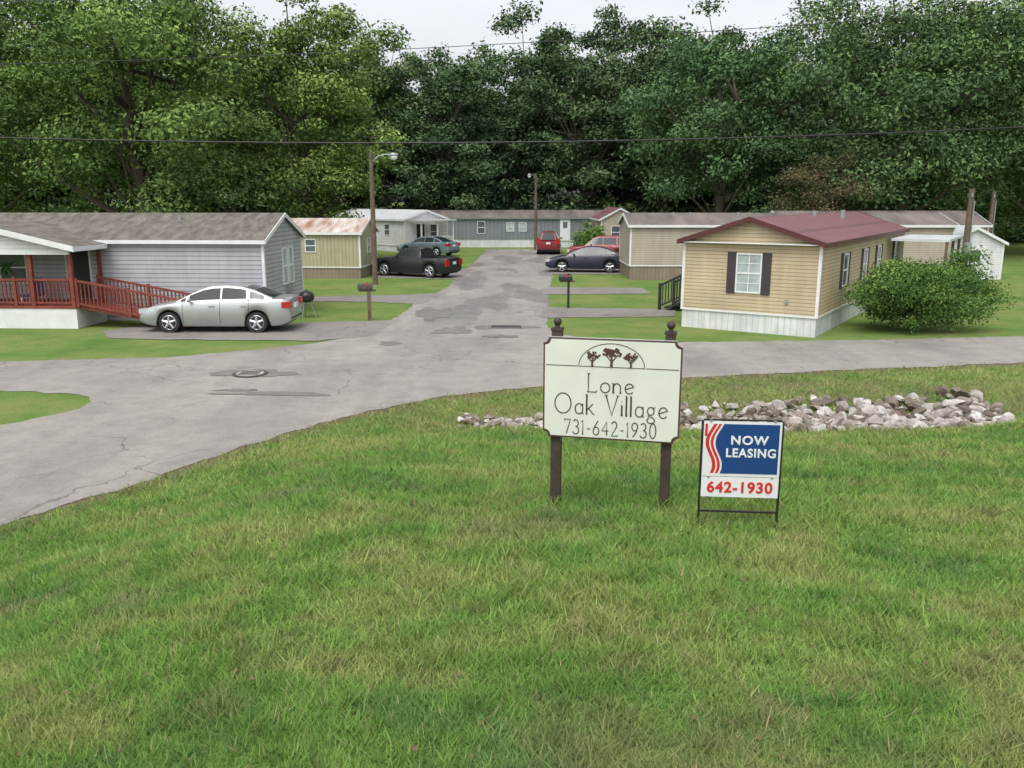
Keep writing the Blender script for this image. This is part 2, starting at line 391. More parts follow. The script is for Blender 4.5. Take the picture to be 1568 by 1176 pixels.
for (cx, cy, rx, ry) in [(-5.2, 17.75, 1.1, .2), (-6.1, 18.1, .5, .1), (-2.9, 31.0, .6, 1.9), (-.3, 25.6, .45, .28), (-.3, 27.55, .9, .5), (-3.6, 24.3, .35, .3), (-6.3, 20.0, .9, .45), (-1.9, 26.8, .5, .9)]:
    sheet('asphalt_patch', blobp(cx, cy, rx, ry), 0.022, M['patch'], .02, .3)
b = B('manhole_cover', (-6.35, 19.85, 0.026)); b.cyl('ring', M['iron'], (0, 0, 0), (0, 0, .012), .42, .42, 28); b.cyl('lid', M['concrete'], (0, 0, .012), (0, 0, .022), .33, .33, 28)
for i in range(-2, 3): b.box('ribs', M['iron'], -.24, .24, i * .1 - .02, i * .1 + .02, .023, .03)
b.done()
b = B('storm_drain', (-.2, 27.6, 0.024)); b.box('frame', M['iron'], -.5, .5, -.2, .2, 0, .015)
for i in range(9): b.box('grate', M['dark'], -.46 + i * .105, -.40 + i * .105, -.16, .16, .0155, .02)
b.done()

# ---- grass blades (one mesh), colour chosen per blade
def grass_rgb(x, y, r, d, tr, dark):
    a = .55 * fbm(x, y, .45, 3) + .45 * fbm(x, y, 2.2, 11)
    stops = [.30, .42, .50, .58, .70]
    cols = np.array([(0.345, 0.375, 0.135), (0.275, 0.36, 0.108), (0.215, 0.345, 0.085), (0.165, 0.305, 0.070), (0.125, 0.245, 0.078)])
    c = np.stack([np.interp(a, stops, cols[:, i]) for i in range(3)], 1)
    dry = .55 * np.clip((fbm(x, y, .8, 31) - .56) / .16, 0, .8) + .8 * np.clip((fbm(x, y, 3.5, 41) - .63) / .12, 0, .5)
    dry = np.clip(dry + .22 * np.clip((3.5 - y) / 2.5, 0, 1) * fbm(x, y, 1.5, 77), 0, .6)[:, None]
    c = c * (1 - dry) + np.array([.345, .30, .155]) * dry
    n = len(x); t = r.random(n)
    c = c * (.68 + .62 * t)[:, None]
    straw = (r.random(n) < .04 + .5 * np.exp(-d / .3) + .35 * tr + .25 * np.exp(-((x - 6) / 6) ** 2 - ((y - 18.6) / .9) ** 2))
    c = np.where(straw[:, None], np.array([.40, .33, .20]) * (.6 + .6 * r.random(n))[:, None], c)
    return c * dark[:, None]
def blades(n, y0, y1, seed):
    r = np.random.default_rng(seed)
    yy = y0 * (y1 / y0) ** r.random(n); xx = (r.random(n) * 2 - 1) * (.74 * yy + .8)
    d = dist_edge(xx, yy); tr = trench(xx, yy)
    ok = inpoly(xx, yy, lawn_poly) & (d + r.normal(size=n) * .10 > 0.02) & (r.random(n) > .5 * tr)
    xx = xx[ok]; yy = yy[ok]; d = d[ok]; tr = tr[ok]
    zz = zt(xx, yy); n = len(xx)
    cl = fbm(xx, yy, 6.5, 5, 3); clump = np.clip((cl - .5) * 4, -1, 1)
    big = np.clip((fbm(xx, yy, 1.6, 19, 3) - .5) * 3, -1, 1)
    sc = (yy / 3.0) ** .62
    tall = r.random(n) > .985
    h = (0.020 + 0.022 * r.random(n) + .020 * np.clip(clump, 0, 1) + .006 * big) * np.clip(sc, .8, 2.0) * (1 + 1.2 * tr) * (1 + 1.0 * tall)
    for (px, py) in ((.4, 7.37), (1.37, 7.15), (1.53, 6.45), (2.15, 6.4)): h = h * (1 + 1.3 * np.exp(-((xx - px) ** 2 + (yy - py) ** 2) / .012))
    broad = r.random(n) < .03 + .10 * np.clip(clump, 0, 1)
    wd = 0.0033 * (0.6 + .8 * r.random(n)) * sc * np.where(broad, 1.9, 1)
    a = r.random(n) * 2 * np.pi; la = r.random(n) * 2 * np.pi; ln = h * (0.4 + 1.2 * r.random(n))
    V = np.zeros((n, 3, 3))
    V[:, 0] = np.stack([xx - np.cos(a) * wd, yy - np.sin(a) * wd, zz - .006], 1)
    V[:, 1] = np.stack([xx + np.cos(a) * wd, yy + np.sin(a) * wd, zz - .006], 1)
    V[:, 2] = np.stack([xx + np.cos(la) * ln, yy + np.sin(la) * ln, zz + h], 1)
    c = grass_rgb(xx, yy, r, d, tr, np.where(broad, .82, 1) * (1 - .12 * clump) * 1.03)
    return V.reshape(-1, 3), np.arange(n * 3).reshape(-1, 3), np.repeat(c, 3, axis=0)
V, F, c = blades(540000, 1.4, 21, 3)
single('grass', fastmesh('grass', V, F, [M['blade']], col=c))
r = np.random.default_rng(9); n = 200
yy = 2 + 12 * r.random(n); xx = (r.random(n) * 2 - 1) * .7 * yy; ok = inpoly(xx, yy, lawn_poly); xx = xx[ok]; yy = yy[ok]; n = len(xx); zz = zt(xx, yy) + .025
Vl = []
for i in range(n):
    s = .010 + .016 * r.random(); a = r.random() * 6.28
    for q, rr in ((0, 1), (1.3, .6), (3.14, .9), (4.9, .55)): Vl.append((xx[i] + s * rr * math.cos(a + q), yy[i] + s * rr * math.sin(a + q), zz[i] + r.random() * .012))
single('fallen_leaves', fastmesh('fallen_leaves', Vl, np.arange(n * 4).reshape(-1, 4), [M['deadleaf']]))

# ---- riprap rocks
import bmesh
def rocks():
    bm = bmesh.new(); bmesh.ops.create_icosphere(bm, subdivisions=2, radius=1); bv = np.array([v.co[:] for v in bm.verts]); bf = np.array([[v.index for v in f.verts] for f in bm.faces]); bm.free()
    Vs = []; Fs = []; T = []; o = 0
    for i in range(1900):
        r = np.random.default_rng(i + 50)
        x = -1.0 + 11.4 * r.random() ** .92; wide = 0.50 + .095 * max(x, 0)
        y = 16.15 + .055 * x + (r.random() + r.random() - 1) * wide
        if math.sin(x * 2.3) + math.sin(x * 5.1 + 1) + r.normal() * .8 < -1.5: continue
        s = (0.035 + .085 * r.random() ** 2.0) * (1 + .35 * (x > 5))
        v = bv.copy()
        for k in range(12):
            d = r.normal(size=3); d /= np.linalg.norm(d); c = .30 + .40 * r.random()
            e = v @ d; v = v - np.outer(np.maximum(e - c, 0), d)
        v *= 1.45 * s * np.array([1.25, 1, .8]) * (0.75 + .5 * r.random(3))
        q = Matrix.Rotation(r.random() * 6, 3, 'Z') @ Matrix.Rotation(r.normal() * .5, 3, 'X')
        v = v @ np.array(q).T
        v += np.array([x, y, float(zt(x, y)) + s * .3 + (.11 * r.random())])
        Vs.append(v); Fs.append(bf + o); o += len(v); T.append(np.full(len(v), r.random()))
    return np.vstack(Vs), np.vstack(Fs), np.concatenate(T)
V, F, T = rocks(); single('riprap_rocks', fastmesh('riprap_rocks', V, F, [M['rock']], T))

# ------------------------------------------------------------------ trees
def tube(Vs, Fs, p0, p1, r0, r1, k=7):
    o = sum(len(v) for v in Vs)
    d = (p1 - p0); ln = np.linalg.norm(d); d = d / max(ln, 1e-6)
    a = np.array([0, 0, 1.]) if abs(d[2]) < .9 else np.array([1., 0, 0])
    u = np.cross(d, a); u /= np.linalg.norm(u); v = np.cross(d, u)
    t = np.arange(k) * 2 * np.pi / k
    ring = np.outer(np.cos(t), u) + np.outer(np.sin(t), v)
    Vs.append(np.vstack([p0 + ring * r0, p1 + ring * r1]))
    Fs.append(np.array([[o + i, o + (i + 1) % k, o + k + (i + 1) % k, o + k + i] for i in range(k)]))
def tree_meshes(seed, H, R, zb, nc, nl, ls, leaf, trunk_r=.35, cl=.24):
    r = np.random.default_rng(seed)
    cz = (H + zb) / 2; hz = (H - zb) / 2
    d = r.normal(size=(nc, 3)); d /= np.linalg.norm(d, axis=1)[:, None]
    rr = .35 + .62 * r.random(nc) ** .6
    lob = 1 + .22 * np.sin(3 * np.arctan2(d[:, 1], d[:, 0]) + seed) + .09 * r.normal(size=nc)
    C = d * rr[:, None] * lob[:, None] * np.array([R, R, hz])
    C[:, 2] += cz
    C[:, 2] = np.clip(C[:, 2], zb * .8, H)
    cr = R * cl * (.5 + .9 * r.random(nc))
    w = cr ** 2; w /= w.sum(); idx = r.choice(nc, nl, p=w)
    dd = r.normal(size=(nl, 3)); dd /= np.linalg.norm(dd, axis=1)[:, None]
    P = C[idx] + dd * (cr[idx] * (.25 + 1.0 * r.random(nl) ** .8))[:, None] * np.array([1.2, 1.2, .58])
    P[:, 2] -= .12 * np.hypot(P[:, 0] - C[idx][:, 0], P[:, 1] - C[idx][:, 1])
    P += r.normal(size=(nl, 3)) * ls * 1.0
    P[:, 2] = np.maximum(P[:, 2], .03)
    nrm = dd * .55 + np.array([0, 0, .6]) + r.normal(size=(nl, 3)) * .6; nrm /= np.linalg.norm(nrm, axis=1)[:, None]
    u = np.cross(nrm, r.normal(size=(nl, 3))); u /= np.linalg.norm(u, axis=1)[:, None]; v = np.cross(nrm, u)
    s = ls * (.5 + .8 * r.random(nl))[:, None]
    V = np.stack([P - u * s, P - v * s * .5 + nrm * s * .1, P + u * s, P + v * s * .5 + nrm * s * .1], 1).reshape(-1, 3)
    F = np.arange(nl * 4).reshape(-1, 4)
    ct = r.random(nc)
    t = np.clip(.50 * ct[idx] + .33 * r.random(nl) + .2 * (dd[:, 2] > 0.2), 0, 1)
    fol = fastmesh('foliage', V, F, [leaf], np.repeat(t, 4))
    Vs = []; Fs = []
    pts = [np.array([0, 0, -.2])]; nseg = 6; top = zb + (H - zb) * .7
    for i in range(1, nseg + 1):
        pts.append(np.array([r.normal() * .18 * i * .5, r.normal() * .18 * i * .5, top * i / nseg]))
    for i in range(nseg): tube(Vs, Fs, pts[i], pts[i + 1], trunk_r * (1.25 if i == 0 else 1) * (1 - i / nseg * .8), trunk_r * (1 - (i + 1) / nseg * .8), 9)
    for c in r.permutation(nc)[:min(nc, 34)]:
        k = int(np.clip(r.integers(2, nseg), 1, nseg)); base = pts[k]
        if C[c][2] < base[2] - 1: base = pts[1]
        mid = base * .45 + C[c] * .55 + np.array([0, 0, -.05 * R]) + r.normal(size=3) * .25
        rb = trunk_r * .3
        tube(Vs, Fs, base, mid, rb, rb * .55, 6); tube(Vs, Fs, mid, C[c], rb * .55, rb * .15, 5)
    wd = fastmesh('trunk', np.vstack(Vs), np.vstack(Fs), [M['bark']], smooth=True)
    return fol, wd
def tree(name, loc, meshes, rz=0, sc=(1, 1, 1)):
    e = empty(name, loc, rz); e.scale = sc
    single('foliage', meshes[0], parent=e); single('trunk', meshes[1], parent=e); return e
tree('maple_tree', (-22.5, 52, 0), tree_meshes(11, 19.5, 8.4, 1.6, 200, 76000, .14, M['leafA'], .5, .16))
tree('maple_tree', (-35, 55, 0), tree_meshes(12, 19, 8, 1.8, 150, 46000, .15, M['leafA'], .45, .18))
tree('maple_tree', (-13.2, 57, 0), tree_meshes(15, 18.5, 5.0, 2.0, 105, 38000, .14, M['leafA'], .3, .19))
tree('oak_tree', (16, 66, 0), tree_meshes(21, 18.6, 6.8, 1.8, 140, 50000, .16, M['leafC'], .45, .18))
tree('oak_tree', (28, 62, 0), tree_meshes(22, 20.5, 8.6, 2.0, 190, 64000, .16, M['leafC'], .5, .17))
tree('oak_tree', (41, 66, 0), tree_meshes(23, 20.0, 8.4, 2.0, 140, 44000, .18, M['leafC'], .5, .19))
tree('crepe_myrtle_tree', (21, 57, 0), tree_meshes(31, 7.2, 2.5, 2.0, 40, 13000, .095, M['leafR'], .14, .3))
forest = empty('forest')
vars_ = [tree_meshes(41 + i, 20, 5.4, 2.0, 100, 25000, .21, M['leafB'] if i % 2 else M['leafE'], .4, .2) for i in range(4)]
for row, (yy, zs, gap, xm) in enumerate([(84, .95, 7.2, 70), (92, 1.06, 8.4, 74), (101, 1.15, 9.0, 78)]):
    x = -xm
    while x < xm:
        hz = zs * random.uniform(.84, 1.08)
        if -9 < x < -4: hz *= .84
        m = vars_[random.randrange(4)]
        e = empty('forest_tree', (x, yy + random.uniform(-2.5, 2.5), 0), random.uniform(0, 6.28)); e.parent = forest
        e.scale = (random.uniform(.9, 1.15), random.uniform(.9, 1.15), hz)
        single('foliage', m[0], parent=e); single('trunk', m[1], parent=e)
        x += gap * random.uniform(.85, 1.15)
und = tree_meshes(61, 5.0, 4.2, 0.3, 50, 7000, .24, M['leafB'], .12, .3)
x = -72
ug = empty('undergrowth')
while x < 72:
    e = empty('undergrowth_bush', (x, 86 + random.uniform(-3, 4), -.3), random.uniform(0, 6)); e.parent = ug; e.scale = (1.1, 1, random.uniform(.8, 1.5))
    single('foliage', und[0], parent=e); single('stems', und[1], parent=e); x += random.uniform(4.5, 6.5)
def bush(name, loc, R, H, n, ls, leaf, seed, sy=1.0, nc=60, cl=.27):
    ms = tree_meshes(seed, H, R * .86, .15, nc, n, ls, leaf, .07, cl); e = tree(name, loc, ms); e.scale = (1, sy, 1); return e
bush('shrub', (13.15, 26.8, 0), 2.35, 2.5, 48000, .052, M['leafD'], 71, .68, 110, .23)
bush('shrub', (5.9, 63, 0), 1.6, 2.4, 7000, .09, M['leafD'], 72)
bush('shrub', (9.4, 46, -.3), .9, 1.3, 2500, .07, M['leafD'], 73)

# ------------------------------------------------------------------ buildings
def home(name, loc, rot, Ln, W, eave, ridge, sk, wall, roof, skirt, trim, windows=(), ov=.12, ovs=.14, fascia=None, finish=True):
    b = B(name, (loc[0], loc[1], 0), rad(rot)); fascia = fascia or trim
    b.prism('walls', wall, [(0, sk), (W, sk), (W, eave), (W / 2, ridge - .04), (0, eave)], 0, Ln)
    b.box('skirting', skirt, .03, Ln - .03, .03, W - .03, -.05, sk - .002)
    b.box('skirt_trim', trim, -.015, Ln + .015, -.015, W + .015, sk - .03, sk + .03)
    sl = (ridge - eave) / (W / 2); th = .07
    def prof(o, t, u=0): return [(-o, eave - o * sl + u), (W / 2, ridge + u), (W + o, eave - o * sl + u), (W + o, eave - o * sl + u + t), (W / 2, ridge + u + t), (-o, eave - o * sl + u + t)]
    b.prism('roof', roof, prof(ovs, th), -ov, Ln + ov)
    for x0, x1 in ((-ov - .03, -ov - .003), (Ln + ov + .003, Ln + ov + .03)): b.prism('gable_fascia', fascia, prof(ovs, .15, -.07), x0, x1)
    for y0, y1 in ((-ovs - .03, -ovs - .003), (W + ovs + .003, W + ovs + .03)): b.box('eave_fascia', fascia, -ov, Ln + ov, y0, y1, eave - ovs * sl - .07, eave - ovs * sl + .06)
    for x in (-.012, Ln - .078):
        for y in (-.012, W - .078): b.box('corner_trim', trim, x, x + .09, y, y + .09, sk + .031, eave - .02)
    mp = {'front': lambda a, d, z: (a, -d, z), 'back': lambda a, d, z: (a, W + d, z), 'right': lambda a, d, z: (Ln + d, a, z), 'left': lambda a, d, z: (-d, a, z)}
    for i, w in enumerate(windows):
        face, a0, a1, z0, z1, kind = w; f = mp[face]; nm = 'window_%d' % (i + 1)
        def bx(n, m, a, c, d0, d1, e, g):
            p = f(a, d0, e); q = f(c, d1, g); b.box(n, m, p[0], q[0], p[1], q[1], p[2], q[2])
        if 'door' in kind:
            nm = 'door_%d' % (i + 1); bx(nm, M['white'], a0, a1, -.01, .03, z0, z1); bx(nm, M['white'] if 'white' in kind else M['dark'], a0 + .06, a1 - .06, .031, .045, z0, z1 - .06)
            if 'white' in kind: bx(nm, M['glass'], a0 + .25, a1 - .25, .046, .05, z1 - .8, z1 - .25)
            continue
        g = .045
        bx(nm + '_glass', M['blind'] if 'blind' in kind else M['glass'], a0 + g, a1 - g, -.01, .014, z0 + g, z1 - g)
        bx(nm, trim if 'trim' in kind else M['white'], a0, a0 + g, -.01, .04, z0, z1); bx(nm, M['white'], a1 - g, a1, -.01, .04, z0, z1)
        bx(nm, M['white'], a0 + g, a1 - g, -.01, .04, z0, z0 + g); bx(nm, M['white'], a0 + g, a1 - g, -.01, .04, z1 - g, z1)
        bx(nm, M['white'], a0 + g, a1 - g, -.009, .032, (z0 + z1) / 2 - .025, (z0 + z1) / 2 + .025)
        if 'grid' in kind:
            mm = (a0 + a1) / 2; bx(nm, M['white'], mm - .012, mm + .012, .015, .022, z0 + g, z1 - g)
            for q in (.25, .75): zz = z0 + (z1 - z0) * q; bx(nm, M['white'], a0 + g, a1 - g, .0155, .0215, zz - .012, zz + .012)
        if 'shut' in kind:
            sw = .28
            bx('shutters', M['shutter'], a0 - sw - .01, a0 - .01, -.01, .035, z0 - .03, z1 + .03); bx('shutters', M['shutter'], a1 + .01, a1 + sw + .01, -.01, .035, z0 - .03, z1 + .03)
    if finish: b.done()
    return b
def railing(b, n, mat, p0, p1, h=.85, gap=.13, low=.1, posts=True):
    p0 = Vector(p0); p1 = Vector(p1); d = p1 - p0; k = max(2, int(d.length / gap))
    up = Vector((0, 0, 1))
    b.beam(n, mat, p0 + up * h, p1 + up * h, .07); b.beam(n, mat, p0 + up * low, p1 + up * low, .055)
    for i in range(k + 1):
        q = p0 + d * (i / k); b.beam(n, mat, q + up * (low + .001), q + up * (h - .001), .035)
    if posts:
        m = max(1, int(d.length / 1.6))
        for i in range(m + 1): q = p0 + d * (i / m); b.beam(n + '_posts', mat, q - up * .02, q + up * (h + .08), .09)

# tan mobile home
b = home('mobile_home', (9.33, 25.4), 57, 15.5, 4.4, 2.86, 3.56, .62, M['tan'], M['maroon'], M['skirt'], M['white'],
     [('left', 1.78, 2.60, 1.25, 2.5, 'grid shut blind')] + [('front', a, a + .75, 1.3, 2.4, 'shut') for a in (3.0, 6.3, 9.0, 12.9)], fascia=M['maroon_trim'], finish=False, ov=.2)
b.box('gable_soffit', M['white'], -.2, -.02, .0, 4.4, 2.80, 2.83)
b.box('back_awning', M['metalroof'], 11.0, 15.8, -2.3, -.16, 2.52, 2.62)
for x in (11.1, 13.3, 15.7): b.beam('awning_posts', M['wood'], (x, -2.2, 0), (x, -2.2, 2.52), .1)
b.box('back_deck', M['wood'], 11.0, 15.6, -2.3, -.05, .5, .62); railing(b, 'deck_rail', M['wood'], (11.0, -2.25, .62), (15.6, -2.25, .62))
b.box('side_steps', M['black'], 3.6, 5.0, 4.45, 5.6, .5, .62)
for i in range(3): b.box('side_steps', M['black'], 3.6, 5.0, 5.601 + .3 * i, 5.9 + .3 * i, .36 - .14 * i, .44 - .14 * i)
railing(b, 'step_rail', M['black'], (3.6, 4.5, .62), (3.6, 5.6, .62), .9); railing(b, 'step_rail', M['black'], (5.0, 4.5, .62), (5.0, 5.6, .62), .9)
railing(b, 'step_rail', M['black'], (3.6, 5.65, .58), (3.6, 6.7, .05), .9); railing(b, 'step_rail', M['black'], (5.0, 5.65, .58), (5.0, 6.7, .05), .9)
b.cyl('roof_vent', M['galv'], (7, 2.0, 3.4), (7, 2.0, 3.75), .07); b.cyl('roof_vent', M['galv'], (10, 1.6, 3.3), (10, 1.6, 3.75), .1)
b.box('outlet_box', M['galv'], -.05, -.001, .9, 1.0, 1.0, 1.12)
b.done()

# blue-gray mobile home with porch and ramp
Lh = 18.0
b = home('mobile_home', (-8.49 - Lh * math.cos(rad(3)), 28.86 + Lh * math.sin(rad(3))), -3, Lh, 4.3, 2.8, 3.62, .35, M['blue'], M['shingle'], M['blue'], M['white'],
     [('right', 1.9, 2.45, 1.1, 2.45, 'trim blind'), ('right', 2.6, 3.15, 1.1, 2.45, 'trim blind'), ('front', 11.0, 11.9, .8, 2.6, 'door'), ('front', 8.6, 9.6, 1.3, 2.4, '')], finish=False)
px0, px1, pd = 6.4, 12.3, -1.9; pk = (px0 + px1) / 2; pe = 2.62; pr = 3.38
vs = []
for y in (pd - .3, 1.2):
    vs += [(px0 - .2, y, pe), (pk, y, pr), (px1 + .3, y, pe), (px1 + .3, y, pe + .07), (pk, y, pr + .07), (px0 - .2, y, pe + .07)]
b.add('porch_roof', M['shingle'], vs, [(i, (i + 1) % 6, 6 + (i + 1) % 6, 6 + i) for i in range(6)] + [(5, 4, 3, 2, 1, 0), (6, 7, 8, 9, 10, 11)])
vs = []
for y in (pd - .335, pd - .303):
    vs += [(px0 - .2, y, pe - .1), (pk, y, pr - .1), (px1 + .32, y, pe - .1), (px1 + .32, y, pe + .08), (pk, y, pr + .08), (px0 - .2, y, pe + .08)]
b.add('porch_fascia', M['white'], vs, [(i, (i + 1) % 6, 6 + (i + 1) % 6, 6 + i) for i in range(6)] + [(5, 4, 3, 2, 1, 0), (6, 7, 8, 9, 10, 11)])
b.add('porch_gable', M['white_sid'], [(px0, pd - .1, pe - .05), (px1, pd - .1, pe - .05), (pk, pd - .1, pr - .03), (px0, pd - .05, pe - .05), (px1, pd - .05, pe - .05), (pk, pd - .05, pr - .03)], [(0, 1, 2), (3, 5, 4), (0, 3, 4, 1), (1, 4, 5, 2), (2, 5, 3, 0)])
b.box('porch_fascia', M['white'], px1 + .303, px1 + .33, pd - .3, -.16, pe - .09, pe + .06)
b.box('porch_beam', M['white'], px0, px1, pd - .1, pd, pe - .2, pe - .051)
b.box('porch_floor', M['redwood'], px0, px1, pd, -.01, .66, .75)
b.box('porch_skirt', M['white'], px0, px1, pd + .02, pd + .06, 0, .658); b.box('porch_skirt', M['white'], px1 - .05, px1 - .01, pd + .061, -.02, 0, .658)
for x in (px0 + .06, 9.3, 10.9, px1 - .06): b.beam('porch_posts', M['redwood'], (x, pd + .06, .75), (x, pd + .06, pe - .2), .12)
b.beam('porch_posts', M['redwood'], (px1 - .06, -.1, .75), (px1 - .06, -.1, pe - .05), .1)
railing(b, 'porch_rail', M['redwood'], (px0, pd + .06, .75), (px1 - .06, pd + .06, .75), .85)
b.add('ramp', M['redwood'], [(px1, -1.75, .66), (px1, -.5, .66), (px1 + 3.6, -.5, .02), (px1 + 3.6, -1.75, .02), (px1, -1.75, .75), (px1, -.5, .75), (px1 + 3.6, -.5, .1), (px1 + 3.6, -1.75, .1)], [(3, 2, 1, 0), (4, 5, 6, 7), (0, 1, 5, 4), (1, 2, 6, 5), (2, 3, 7, 6), (3, 0, 4, 7)])
railing(b, 'ramp_rail', M['redwood'], (px1 + .05, -1.8, .72), (px1 + 3.5, -1.8, .1), .85); railing(b, 'ramp_rail', M['redwood'], (px1 + .05, -.45, .72), (px1 + 3.5, -.45, .1), .85)
b.cyl('roof_vent', M['galv'], (14.5, 1.5, 3.3), (14.5, 1.5, 3.62), .07)
b.box('meter_box', M['galv'], Lh + .001, Lh + .16, 2.2, 2.5, .7, 1.05)
b.box('porch_chair', M['s_blue'], 10.0, 10.5, -1.2, -.7, .95, 1.02); b.box('porch_chair', M['s_blue'], 10.0, 10.5, -.69, -.64, .95, 1.55)
for x in (10.03, 10.47):
    for y in (-1.17, -.73): b.beam('porch_chair_legs', M['white'], (x, y, .75), (x, y, .95), .04)
for i in range(60):
    a = random.uniform(0, 6.28); q = random.uniform(.1, .35); b.cyl('hanging_plant', M['leafD'], (9.9, -1.6, 2.0), (9.9 + q * math.cos(a), -1.6 + q * math.sin(a), 2.0 + random.uniform(-.4, .25)), .03, .006, 4)
b.done()

home('mobile_home', (-20.1, 46.1), -4, 12, 3.9, 2.45, 3.1, .6, M['yellow'], M['rust'], M['skirt_tan'], M['white'], [('front', 9.0, 9.6, 1.4, 2.1, ''), ('right', 1.5, 2.2, 1.3, 2.1, '')])
b = home('mobile_home', (-16.4, 77.7), -50, 12, 4.3, 2.6, 3.3, .5, M['white_sid'], M['metalroof'], M['skirt'], M['white'], [('right', 1.1, 2.0, .8, 2.3, 'door'), ('right', 2.5, 3.3, 1.0, 2.2, ''), ('front', 9, 9.8, 1.3, 2.2, '')], finish=False)
b.box('porch_deck', M['wood'], 12.2, 13.6, .6, 3.8, .1, .45)
for y in (.65, 2.2, 3.75): b.beam('porch_posts', M['white'], (13.5, y, .45), (13.5, y, 2.5), .1)
railing(b, 'porch_rail', M['white'], (13.5, .65, .45), (13.5, 3.75, .45), .8); b.box('porch_roof', M['metalroof'], 12.16, 13.7, .4, 4.0, 2.501, 2.6); b.done()
home('mobile_home', (-9, 76), 0, 18.5, 4.3, 2.6, 3.2, .75, M['gray_sid'], M['rustgray'], M['skirt'], M['gray_sid'],
     [('front', 5.9, 6.6, 1.2, 2.3, ''), ('front', 8.5, 9.2, 1.4, 2.2, 'blind'), ('front', 9.6, 10.3, 1.4, 2.2, 'blind'), ('front', 13.3, 14.2, .6, 2.5, 'door white'), ('front', 16.0, 16.7, 1.3, 2.2, '')])
home('small_house', (9.9, 66), 90, 8, 3.0, 2.7, 3.5, .3, M['beige'], M['maroon'], M['concrete'], M['white'], [('left', 1.5, 2.2, 1.2, 2.2, '')])
b = home('mobile_home', (6.2, 44.5), 0, 17, 4.3, 2.85, 3.4, .75, M['beige'], M['rustgray'], M['skirt_tan'], M['white'], [('front', 6.5, 7.2, 1.4, 2.3, ''), ('front', 12, 12.8, 1.4, 2.3, '')], finish=False)
for x in (2.5, 3.4, 6): b.cyl('roof_vent', M['galv'], (x, 1.5, 3.1), (x, 1.5, 3.5), .08)
b.done()
home('mobile_home', (17.0, 53), 2, 13, 4.3, 2.6, 3.4, .6, M['beige'], M['rustgray'], M['skirt'], M['white'], [('front', 8, 8.8, 1.3, 2.2, ''), ('front', 3, 3.8, 1.3, 2.2, '')])
home('storage_shed', (25.9, 44.5), 82, 3.6, 2.9, 1.95, 2.7, .05, M['white_sid'], M['metalroof'], M['concrete'], M['white'], [('left', .9, 2.0, .1, 1.8, 'door white')])

